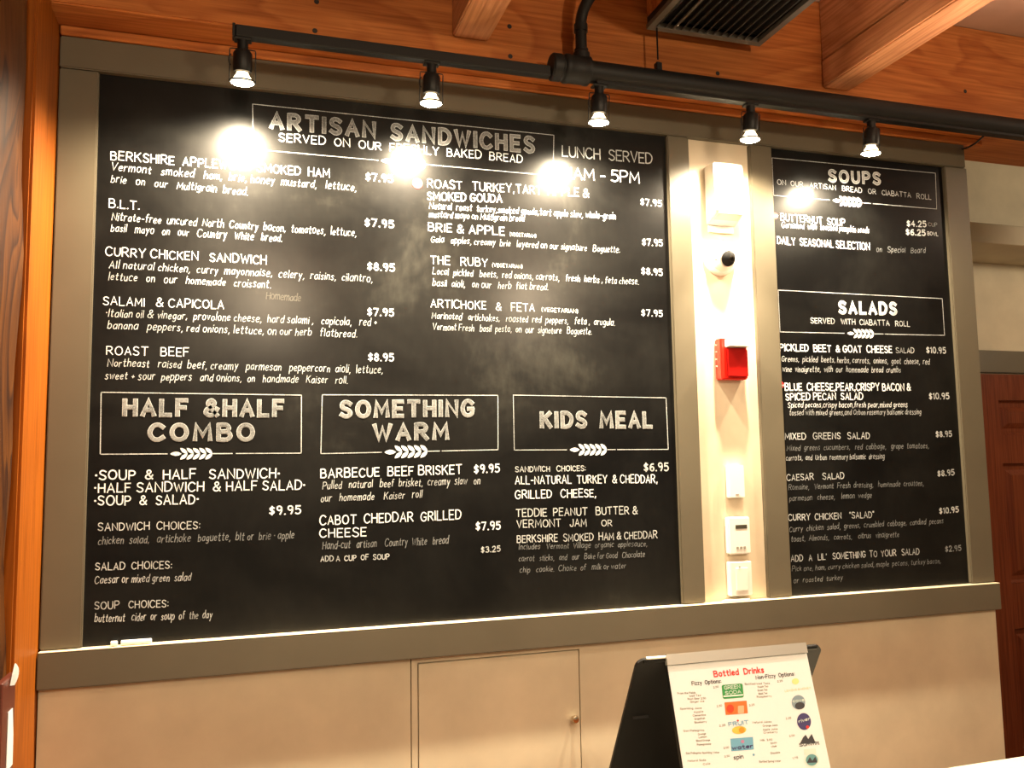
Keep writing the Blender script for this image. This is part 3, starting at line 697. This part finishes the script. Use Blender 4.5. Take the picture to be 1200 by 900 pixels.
# --- kids meal
frame_box(b1, (601.4, 463), (780.4, 466.2), (783, 526.6), (602.6, 527.4), 668, 711, 721, 723.5, 0, .42)
head(b1, (634, 502), (764, 502), 19.5, 'KIDS  MEAL')
name(b1, 604, 553, 686, 551.5, 6, 'SANDWICH   CHOICES:', w_=.19, m=M_C2)
price(b1, 755, 552, 783, 551.5, '$6.95', 8.8, M_C2)
name(b1, 604, 567, 770, 565.5, 9, 'ALL-NATURAL  TURKEY  & CHEDDAR,', w_=.15)
name(b1, 604, 584.3, 698, 582, 9, 'GRILLED   CHEESE,', w_=.16)
name(b1, 605, 605.5, 747, 602, 8.6, 'TEDDIE  PEANUT   BUTTER &', M_C2, .15)
name(b1, 606, 618.5, 687, 616.5, 8.6, 'VERMONT   JAM', M_C2, .15); name(b1, 705, 616.5, 717, 616, 7, 'OR', M_C2, .16)
name(b1, 606, 636, 770, 630.5, 8.2, 'BERKSHIRE  SMOKED  HAM & CHEDDAR', M_C2, .15)
desc(b1, 608, 644, 758, 640, 'Includes   Vermont  Village  organic  applesauce,', M_C3, 6.2)
desc(b1, 608, 658, 755, 652.5, 'carrot   sticks,   and   our   Bake for Good   Chocolate', M_C3, 6.2)
desc(b1, 609, 671, 733, 666, 'chip   cookie.  Choice  of   milk or water', M_C3, 6.2)
# half-wiped remains of older writing
letters('wiped_writing', (312, 350), (352, 353), 8, 'Homemade', M_GHOST, b1, WALLS, .14, .3, .1, lift=.0003)
# --- soups and salads
frame_box(b2, (904.5, 185), (1096, 203), (1097.5, 245), (906.5, 229), 976, 1010, 1020, 1023, 0, .42)
head(b2, (971, 213.5), (1032, 217), 14.5, 'SOUPS', M_C1, M_C2, .26, .04)
name(b2, 911, 216, 1091, 234, 5.6, 'ON  OUR   ARTISAN   BREAD   OR   CIABATTA   ROLL', M_C2, .15, 'subheading')
dot(b2, 908, 253, 5)
name(b2, 915, 258, 990, 265, 7.6, 'BUTTERNUT  SOUP', w_=.15)
desc(b2, 916, 266.5, 1018, 273, 'Garnished  with  toasted pumpkin seeds', T1, 6.4)
price(b2, 1063, 265, 1085, 266, '$4.25', 6.4, M_C2, .2); name(b2, 1088, 265, 1098, 265.5, 4, 'CUP', M_C3, .2)
price(b2, 1062, 275, 1084, 276, '$6.25', 6.4, M_C2, .24); name(b2, 1087, 275.5, 1099, 276.5, 4, 'BOWL', M_C2, .2)
name(b2, 911, 285.5, 1019, 293, 8, 'DAILY  SEASONAL SELECTION', w_=.16)
desc(b2, 1027, 295, 1084, 296.5, 'on   Special   Board', M_C3, 6)
frame_box(b2, (911.7, 340), (1104, 350), (1106.7, 393), (914, 389), 993, 1024, 1035, 1037, 0, .5)
head(b2, (983, 368), (1051, 369.5), 15, 'SALADS', M_C1, M_C2, .26, .04)
name(b2, 950, 378.5, 1066, 382.5, 6, 'SERVED   WITH  CIABATTA   ROLL', M_C2, .17, 'subheading')
name(b2, 914, 411, 1045, 413.5, 7.6, 'PICKLED  BEET  & GOAT  CHEESE', w_=.2); name(b2, 1050, 413.5, 1071, 413.8, 5.8, 'SALAD', M_C2, .17)
price(b2, 1086, 413.5, 1108, 414, '$10.95', 6.6, M_C2, .2)
desc(b2, 916, 423.5, 1089, 427, 'Greens,  pickled  beets, herbs, carrots,  onions,  goat  cheese,  red', None, 6.2)
desc(b2, 917, 435.5, 1055, 436.5, 'wine  vinaigrette,  with  our  homemade  bread  crumbs', None, 6.2)
dot(b2, 915, 451, 5)
name(b2, 920, 457.5, 1067, 457.5, 8, 'BLUE  CHEESE,PEAR,CRISPY BACON &', w_=.2)
name(b2, 921, 469, 1011, 468, 7.6, 'SPICED PECAN  SALAD', w_=.2); price(b2, 1089, 467.5, 1112, 467.5, '$10.95', 6.6, M_C2, .2)
desc(b2, 923, 477.5, 1063, 477, 'Spiced pecans,crispy bacon,fresh pear,mixed greens', T1, 6)
desc(b2, 925, 486.5, 1079, 485.5, 'tossed with mixed greens,and Orban rosemary balsamic dressing', T2, 6)
name(b2, 920, 515, 1019, 514, 7.2, 'MIXED   GREENS   SALAD', M_C2, .16); price(b2, 1097, 512, 1115, 511.5, '$8.95', 6.2, M_C2, .22)
desc(b2, 922, 528, 1088, 525, 'Mixed  greens  cucumbers,   red  cabbage,   grape  tomatoes,', M_C3, 6)
desc(b2, 921, 539.5, 1036, 537.5, 'carrots,  and  Urban  rosemary balsamic  dressing', M_C2, 6)
name(b2, 922, 563, 989, 561, 7, 'CAESAR    SALAD', M_C2, .16); price(b2, 1099, 558, 1118, 556.5, '$8.95', 6.2, M_C2, .22)
desc(b2, 924, 574, 1082, 569, 'Romaine,   Vermont  Fresh  dressing,   homemade  croutons,', M_C3, 6)
desc(b2, 925, 587, 1021, 583, 'parmesan   cheese,    lemon  wedge', M_C3, 6)
name(b2, 924, 610, 1024, 606.5, 7, 'CURRY  CHICKEN    "SALAD"', M_C2, .16); price(b2, 1101, 602, 1123, 600, '$10.95', 6.2, M_C2, .2)
desc(b2, 925, 623, 1105, 613, 'Curry  chicken  salad,  greens,  crumbled  cabbage,  candied  pecans', M_C3, 6)
desc(b2, 927, 634.5, 1053, 629, 'toast,  Almonds,   carrots,    citrus   vinaigrette', M_C3, 6)
name(b2, 927, 658, 1077, 649.5, 7, "ADD   A   LIL'   SOMETHING  TO  YOUR   SALAD", M_C2, .14); price(b2, 1108, 646.5, 1126, 645, '$2.95', 6, M_C3, .2)
desc(b2, 928, 669.5, 1102, 660, 'Pick one, ham, curry chicken salad, maple  pecans, turkey bacon,', M_C3, 5.6, .09)
desc(b2, 930, 683, 987, 679.5, 'or  roasted  turkey', M_C3, 5.6, .09)

# ------------------------------------------------------------------ chalk on the ledge
def stick(u0, u1, v, label):
    a = at(u0, v, -.010); b = at(u1, v, -.010)
    top('chalk_stick', lathe([(.0035, 0), (.0048, .001), (.0048, b.x-a.x-.001), (.0035, b.x-a.x)], (a.x, -.014, Z(.0082)), (1, 0, 0), 14), M_PAPER,
        (a.x, -.014, Z(.0033)), label, 'chalk', 'chalk on the ledge', smooth=True)
stick(130, 138, 755, 'short stub of white chalk at left end of the chalk ledge')
stick(142, 178, 753, 'long white chalk stick lying on the ledge beside the stub')
a = at(862, 702, -.012)
top('paper_scrap', prism([(a.x-.045, -.020), (a.x+.035, -.022), (a.x+.045, -.008), (a.x-.02, -.006)], 'z', Z(.0034), Z(.007), .0005), M_PAPER, (a.x, -.012, Z(.0034)),
    'small white paper scrap on the ledge under the lowest switch plate', 'paper')

# ------------------------------------------------------------------ devices on the cream column
YC = .002
def P(u, v): p = at(u, v, 0); return p.x, p.z
# wedge-shaped emergency light / sensor
xa, zt = P(829, 197); xb, zb = P(868, 262); zm = P(830, 252)[1]
xa -= .010; xb -= .018
dv = empty('wall_sensor', ((xa+xb)/2, YC, zb), 'white wedge-shaped sensor box at the top of the cream column', 'sensor')
bm = prism([(YC, zb-.012), (YC-.030, zb+.002), (YC-.058, zm), (YC-.050, zt), (YC, zt+.002)], 'x', xa, xb, .003)
build('sensor_body', bm, M_WHITE, dv, True)
build('sensor_backplate', box(xa+.006, xb-.006, YC-.004, YC, zb-.030, zb-.012), M_WHITE, dv)
bm = prism([(YC-.0265, zb+.0005), (YC-.0275, zb-.003), (YC-.052, zm-.008), (YC-.0535, zm-.0035)], 'x', xa+.008, xb-.008)
build('sensor_lens', bm, mat('frosted_lens', (.75, .62, .50), .3), dv)
# dome camera
cx, cz = P(843, 303)
dc = empty('dome_camera', (cx, YC, cz), 'white dome security camera on the cream column above the red strobe', 'camera')
R0 = .047
build('camera_base', lathe([(R0, 0), (R0, .008), (R0-.002, .012), (R0-.007, .0145), (R0-.010, .0148)], (cx, YC, cz), (0, -1, 0), 40), M_WHITE, dc, True)
RS = .037; prof = []
for k in range(10):
    a = math.radians(90*k/9*.985); prof.append((RS*math.cos(a), .0135+RS*.95*math.sin(a)))
build('camera_shell', lathe(prof, (cx, YC, cz), (0, -1, 0), 40), M_WHITE, dc, True)
ax = Vector((.03, -.95, -.30)).normalized(); cc = Vector((cx, YC-.0135, cz))
def cap_(r0, r1, off, n=6):
    return [(RS*math.sin(math.radians(r1+(r0-r1)*k/n))+.0001, (RS+off)*math.cos(math.radians(r1+(r0-r1)*k/n))) for k in range(n+1)]
build('camera_window', lathe(cap_(.2, 34, .0030), cc, ax, 28, cap=False), M_BLKP, dc, True)
build('lens_ring', lathe([(.0210, .0305), (.0214, .0322), (.0226, .0316), (.0230, .0290)], cc, ax, 28, cap=False), M_SILV, dc, True)
build('camera_lens', lathe([(.0085, .0350), (.0085, .0400), (.006, .0412), (.001, .0405)], cc+Vector((.006, 0, 0)), ax, 20), M_LENS, dc, True)
build('screw', lathe([(.0018, 0), (.0018, .0022)], (cx-.030, YC-.0335, cz-.012), Vector((-.6, -1, -.3)), 8), M_DARK, dc)
# red fire strobe
xa, zt = P(835, 398); xb, zb = P(870, 446); xa += .006
fs = empty('fire_strobe', ((xa+xb)/2, YC, zb), 'red fire alarm strobe with clear lens on the cream column', 'alarm')
build('strobe_body', box(xa, xb, YC-.030, YC, zb, zt, .003, 2), M_RED, fs, True)
build('horn_cover', box(xa+.012, xb-.003, YC-.040, YC-.0302, zb+.004, zt-.026, .004, 2), M_REDD, fs, True)
build('strobe_lens', prism([(YC-.0302, zt-.0245), (YC-.052, zt-.023), (YC-.052, zt-.010), (YC-.040, zt-.003), (YC-.0302, zt-.003)], 'x', xa+.012, xb-.003, .0015), mat('clear_lens', (.9, .88, .82), .12), fs, True)
def vword(u, v0, t, m, parent, yy, px=2.6):
    """small lettering running down the side strip"""
    for i, ch in enumerate(t):
        st_, w_ = layout(ch); bm = bmesh.new(); p = at(u, v0+i*8.2, yy); s = .0055/6
        for q in st_: ribbon(bm, [(b*-s+.0, a*-s) for a, b in q], .0005, lambda x, z: Vector((p.x+.006+x, yy-.0004, p.z+z)))
        build('strobe_letter', bm, m, parent)
vword(838, 404, 'FIRE', M_WHITE, fs, YC-.0303)
# plates
def plate(name_, u0, v0, u1, v1, label, cat, dpt=.007):
    xa, zt = P(u0, v0); xb, zb = P(u1, v1)
    e_ = empty(name_, ((xa+xb)/2, YC, zb), label, cat)
    return e_, xa, xb, zb, zt
e_, xa, xb, zb, zt = plate('wall_switch', 850, 546, 870, 583, 'blank white wall plate right below the fire strobe', 'switch')
build('cover_plate', box(xa, xb, YC-.016, YC, zb, zt, .002, 2), M_WHITE, e_, True)
build('indicator', box((xa+xb)/2-.005, (xa+xb)/2+.005, YC-.0168, YC-.0160, zb+.008, zb+.010), mat('grey_mark', (.25, .23, .2), .5), e_)
e_, xa, xb, zb, zt = plate('thermostat', 849, 606, 876, 648, 'white thermostat with dark display between the two blank plates', 'thermostat')
build('thermostat_body', box(xa, xb, YC-.020, YC, zb, zt, .003, 2), M_WHITE, e_, True)
build('display', box(xa+.020, xb-.010, YC-.0207, YC-.0200, zt-.030, zt-.020), mat('lcd_grey', (.05, .045, .03), .3), e_)
for k in range(3): build('button', box(xa+.020+.0105*k, xa+.027+.0105*k, YC-.0212, YC-.0200, zb+.013, zb+.020, .0005), bpy.data.materials['grey_mark'], e_)
e_, xa, xb, zb, zt = plate('wall_switch', 851, 658, 878, 699, 'blank white plate low on the cream column just above the ledge', 'switch')
build('cover_plate', box(xa, xb, YC-.020, YC, zb+.006, zt, .002, 2), M_WHITE, e_, True)
build('rocker', box(xa+.016, xb-.014, YC-.0215, YC-.0200, zb+.020, zt-.016, .0005), M_WHITE, e_)
build('indicator', box(xa+.024, xa+.029, YC-.0222, YC-.0214, zt-.015, zt-.012), bpy.data.materials['grey_mark'], e_)

# ================================================================== COUNTER AND SIGN
CZ = Z(-.21)
ct = empty('serving_counter', (1.3, -1.2, 0), 'pale cream serving counter top in the bottom right corner', 'counter')
build('counter_top', box(-.5, 3.6, -1.35, -.645, CZ-.035, CZ, .004, 2), M_COUNTER, ct)
build('counter_base', box(-.45, 3.5, -1.28, -.70, 0, CZ-.0352), M_BEAM, ct)

P0 = Vector((.8583, -.9, Z(.0842))); P1 = Vector((1.0787, -.9, Z(.0832)))          # top of the sheet
D = Vector((0, -.036, -.128)).normalized()                                        # down the front sheet
ex = (P1-P0).normalized(); nrm = ex.cross(D).normalized()
if nrm.y > 0: nrm = -nrm
sg = empty('counter_sign', (.96, -.87, CZ), 'black tabletop easel sign holding a white bottled drinks list on the counter', 'sign')
# rear leg: black panel leaning away to the wall
DB = Vector((0, .100, -.172)).normalized(); LB = (Z(.093)-CZ)/abs(DB.z)
bm = bmesh.new(); rl = []
T0 = Vector((.8146, -.899, Z(.0945))); T1_ = Vector((1.108, -.899, Z(.0915)))
rr = .012
outl = []
W = (T1_-T0).length; exb = (T1_-T0).normalized()
for sx, a0 in ((0, 180), (1, 270)):
    for i in range(6):
        a = math.radians(a0 + 90*i/5); cxx = rr if sx == 0 else W-rr
        outl.append((cxx + rr*math.cos(a), rr + rr*math.sin(a)))
outl += [(W, LB-.001), (0, LB-.001)]
nb = exb.cross(DB).normalized()
if nb.y < 0: nb = -nb
a_ = [bm.verts.new(T0 + exb*x + DB*y) for x, y in outl]; b_ = [bm.verts.new(T0 + exb*x + DB*y + nb*.004) for x, y in outl]
bm.faces.new(a_); bm.faces.new(b_[::-1])
for i in range(len(a_)): bm.faces.new((a_[i], a_[(i+1) % len(a_)], b_[(i+1) % len(a_)], b_[i]))
build('rear_panel', bm, M_BLKP, sg)
# ledge slot seen on the inner face
q0 = T0 + exb*.014 + DB*.100 - nb*.001
bm = bmesh.new(); 
for dx_, dd in ((0, 0),):
    vs = [q0, q0+exb*.024, q0+exb*.024-nb*.003+DB*.002, q0-nb*.003+DB*.002]
    f = bm.faces.new([bm.verts.new(v) for v in vs])
bmesh.ops.solidify(bm, geom=bm.faces[:], thickness=.001); build('slot', bm, mat('slot_grey', (.06, .06, .06), .4), sg)
# front panel (carries the sheet) and rounded ridge
LF = (P0.z-CZ)/abs(D.z)-.002
def slab(name_, x0, x1, y0, y1, t0, t1, m, parent, bev=0):
    bm = bmesh.new(); vs = []
    for t in (t0, t1): vs.append([bm.verts.new(P0 + ex*x + D*y + nrm*t) for x, y in ((x0, y0), (x1, y0), (x1, y1), (x0, y1))])
    bm.faces.new(vs[0]); bm.faces.new(vs[1][::-1])
    for i in range(4): bm.faces.new((vs[0][i], vs[0][(i+1) % 4], vs[1][(i+1) % 4], vs[1][i]))
    return build(name_, bm, m, parent)
WS = (P1-P0).length
slab('front_panel', -.001, WS+.001, -.010, LF, -.006, -.001, M_BLKP, sg)
sheet = slab('printed_sheet', 0, WS, 0, .272, 0, .0006, M_PAPER, sg)
slab('clip_strip', -.002, WS-.001, -.0145, -.0005, -.001, .0055, M_SILV, sg)
build('ridge', tube([T0+exb*.010+Vector((0, .003, -.002)), T1_-exb*.010+Vector((0, .003, -.002))], .0034, 12), M_BLKP, sg, True)
build('ridge_trim', tube([T0+exb*.012+Vector((0, -.001, .002)), T1_-exb*.035+Vector((0, -.001, .002))], .0020, 8), M_SILV, sg, True)
class Sheet:
    n = nrm; up = -D
    def __call__(s, u, v, lift=0): return hit(u, v, P0+nrm*.0006, nrm) + nrm*lift
SH = Sheet()
def ink(n, c): return mat(n, c, .6)
I_RED = ink('ink_red', (.75, .03, .02)); I_BLK = ink('ink_black', (.04, .04, .05)); I_GRY = ink('ink_grey', (.24, .21, .17))
I_GRN = ink('ink_green', (.03, .28, .07)); I_ORG = ink('ink_orange', (.85, .16, .03)); I_YEL = ink('ink_yellow', (.85, .50, .08))
I_BLU = ink('ink_blue', (.15, .38, .55)); I_NVY = ink('ink_navy', (.05, .04, .14)); I_LB = ink('ink_pale', (.62, .72, .66)); I_WH = ink('ink_white', (.85, .85, .8))
def prt(n, x0, y0, x1, y1, h, t, m, w_=.2, sp=1.5, lift=.0003): letters(n, (x0, y0), (x1, y1), h, t, m, sheet, SH, w_, 0, sp=sp, lift=lift)
prt('title', 837, 793, 895, 788, 6.3, 'Bottled  Drinks', I_RED, .24, 1.6)
prt('column_heading', 811, 803, 845, 800, 4.2, 'Fizzy  Options:', I_BLK, .22, 1.6)
prt('column_heading', 886, 796, 931, 791.5, 4.2, 'Non-Fizzy  Options:', I_BLK, .22, 1.6)
def rows_(lst, m=I_GRY):
    for x0, x1, y, t in lst: prt('price_line', x0, y+.6, x1, y-.4, 2.0, t, m, .22, 1.4)
rows_([(794, 815, 813, 'From the Fields'), (808, 821, 816, 'Iced Tea'), (806, 827, 819.5, 'Root Beer 2.50'), (809, 825, 823, 'Ginger Ale'),
       (797, 822, 831, 'Sparkling Juice'), (813, 824, 835, 'Apple'), (812, 827, 839, 'Clementine'), (814, 826, 843, 'Grapefruit'), (814, 828, 847, 'Blueberry'),
       (801, 825, 857, 'San Pellegrino'), (818, 827, 861, 'Orange'), (819, 828, 864.5, 'Lemon'), (816, 832, 868.5, 'Blood Orange'), (817, 833, 873, 'Pomegranate'),
       (804, 843, 883, 'San Pellegrino Sparkling Water'), (806, 827, 892, 'Natural Soda'), (824, 832, 896, 'Cola'),
       (873, 902, 802, 'Bottled Iced Teas'), (888, 900, 805.5, 'Peach Tea'), (888, 899, 809.5, 'Green Tea'), (889, 899, 813.5, 'Black Tea'), (887, 904, 817, 'Raspberry'),
       (882, 904, 847, 'Natural Juices'), (894, 911, 851, 'Orange Juice'), (894, 911, 855.5, 'Apple Juice'), (895, 911, 859, 'Cranberry'),
       (891, 905, 868, 'Milk  2.00'), (903, 910, 871.5, 'Skim'), (904, 910, 875.5, 'Whole'), (903, 914, 883, 'Chocolate'), (890, 915, 893, 'Bottled Spring Water')])
rows_([(836, 842, 806, '2.50'), (840, 846, 828, '2.50'), (843, 850, 851, '2.25'), (848, 854, 877, '2.00'), (849, 855, 887, '2.50'), (878, 884, 827, '2.25'), (921, 927, 842.5, '2.25'), (925, 931, 863, '2.00'), (929, 935, 889, '1.75'), (911, 917, 799, '2.25')])
def blob(n, pts, m, lift=.0004):
    bm = bmesh.new(); bm.faces.new([bm.verts.new(SH(u, v, lift)) for u, v in pts])
    bmesh.ops.triangulate(bm, faces=bm.faces[:]); return build(n, bm, m, sheet)
def oval(n, u, v, a, b, m, lift=.0004, t0=0, t1=360, rot=-4):
    r = math.radians(rot); pts = []
    for k in range(20):
        t = math.radians(t0 + (t1-t0)*k/(20 if t1-t0 == 360 else 19)); x, y = a*math.cos(t), b*math.sin(t)
        pts.append((u + x*math.cos(r) - y*math.sin(r), v + x*math.sin(r) + y*math.cos(r)))
    return blob(n, pts, m, lift)
def rrect(n, u, v, w2, h2, m, lift=.0004, sk=.0, sl=-.08, r=.25):
    pts = []
    for sx, sy, a0 in ((1, 1, 0), (-1, 1, 90), (-1, -1, 180), (1, -1, 270)):
        for i in range(4):
            a = math.radians(a0+30*i); x = sx*(w2-h2*r) + h2*r*math.cos(a); y = sy*(h2-h2*r) + h2*r*math.sin(a)
            pts.append((u + x + sk*y, v + y + sl*x))
    return blob(n, pts, m, lift)
rrect('logo', 858.5, 810, 12.3, 8.2, I_GRN, sk=.1); prt('logo_word', 849, 808, 867, 806.3, 4, 'GREEN', I_LB, .2, 1.3, .0007); prt('logo_word', 850, 814, 868, 812, 3.6, 'SODA', I_LB, .2, 1.3, .0007); rrect('logo_stripe', 859, 815.2, 11.5, .8, I_WH, .0007)
rrect('logo', 862.5, 829.5, 13, 7.4, I_ORG, sk=.1, r=.1); oval('logo_fruit', 855.5, 830.5, 4.4, 5, ink('ink_red_orange', (.85, .05, .01)), .0007); rrect('logo_stripe', 868, 831.5, 3.6, 4.6, ink('ink_peach', (.85, .42, .25)), .0007)
oval('logo', 866, 855.5, 8.4, 4.6, I_YEL); oval('logo_fruit', 869, 855.5, 3.5, 3.4, ink('ink_amber', (.85, .28, .02)), .0007); prt('logo_word', 854, 851, 877, 848.3, 4.3, 'FRUIT', I_BLU, .22, 1.3, .0006); oval('logo_dot', 864.5, 844.5, 1.2, 1.2, I_RED)
rrect('logo', 869.5, 872, 13.2, 7.4, I_BLU, sk=.08, r=.08); prt('logo_word', 858, 878.5, 882, 876, 4, 'water', I_NVY, .3, 1.2, .0007); oval('logo_dot', 870, 869, 2, 2, ink('ink_mauve', (.45, .20, .35)), .0007)
prt('logo_word', 860, 890, 871, 888.5, 4.6, 'spin', I_BLK, .2, 1.2); oval('logo_dot', 883, 884.5, 1.4, 1.4, I_BLU)
oval('logo', 932, 798.5, 4.2, 3.6, ink('ink_lemon', (.85, .72, .30))); prt('logo_word', 920, 811, 950, 807, 2.3, 'LEMONS & HONEY', ink('ink_sand', (.70, .62, .34)), .17)
oval('logo', 935.5, 823, 8, 8.5, ink('ink_slate', (.22, .30, .36))); oval('logo_lower', 937, 827, 5.8, 4.2, I_BLK, .0007); prt('logo_word', 929, 823, 942, 821.5, 3.2, 'cove', I_LB, .22, 1.2, .0009)
oval('logo', 942, 845.5, 8.2, 10, I_NVY, rot=-8); prt('logo_word', 936, 847, 949, 843.5, 3.4, 'river', I_LB, .22, 1.2, .0007); oval('logo_dot', 946, 852, 1.8, 1.8, I_RED, .0007)
blob('logo', [(937, 872), (941, 864), (944, 861), (947, 866), (951, 860), (955, 869), (958, 870)], I_BLK); prt('logo_word', 937, 874.8, 960, 872, 3.4, 'Summit', I_BLK, .26, 1.2)
rrect('logo', 949, 881, 7, 3.4, I_LB, sk=.1); oval('logo_ring', 951, 890.5, 8.6, 8.4, I_LB, .0005); oval('logo_inner', 951, 890.5, 7, 6.8, ink('ink_teal', (.12, .30, .32)), .0007)
blob('logo_peak', [(945, 894), (948.5, 887), (951.5, 891.5), (955, 886.5), (957.5, 893.5)], I_BLK, .0009)
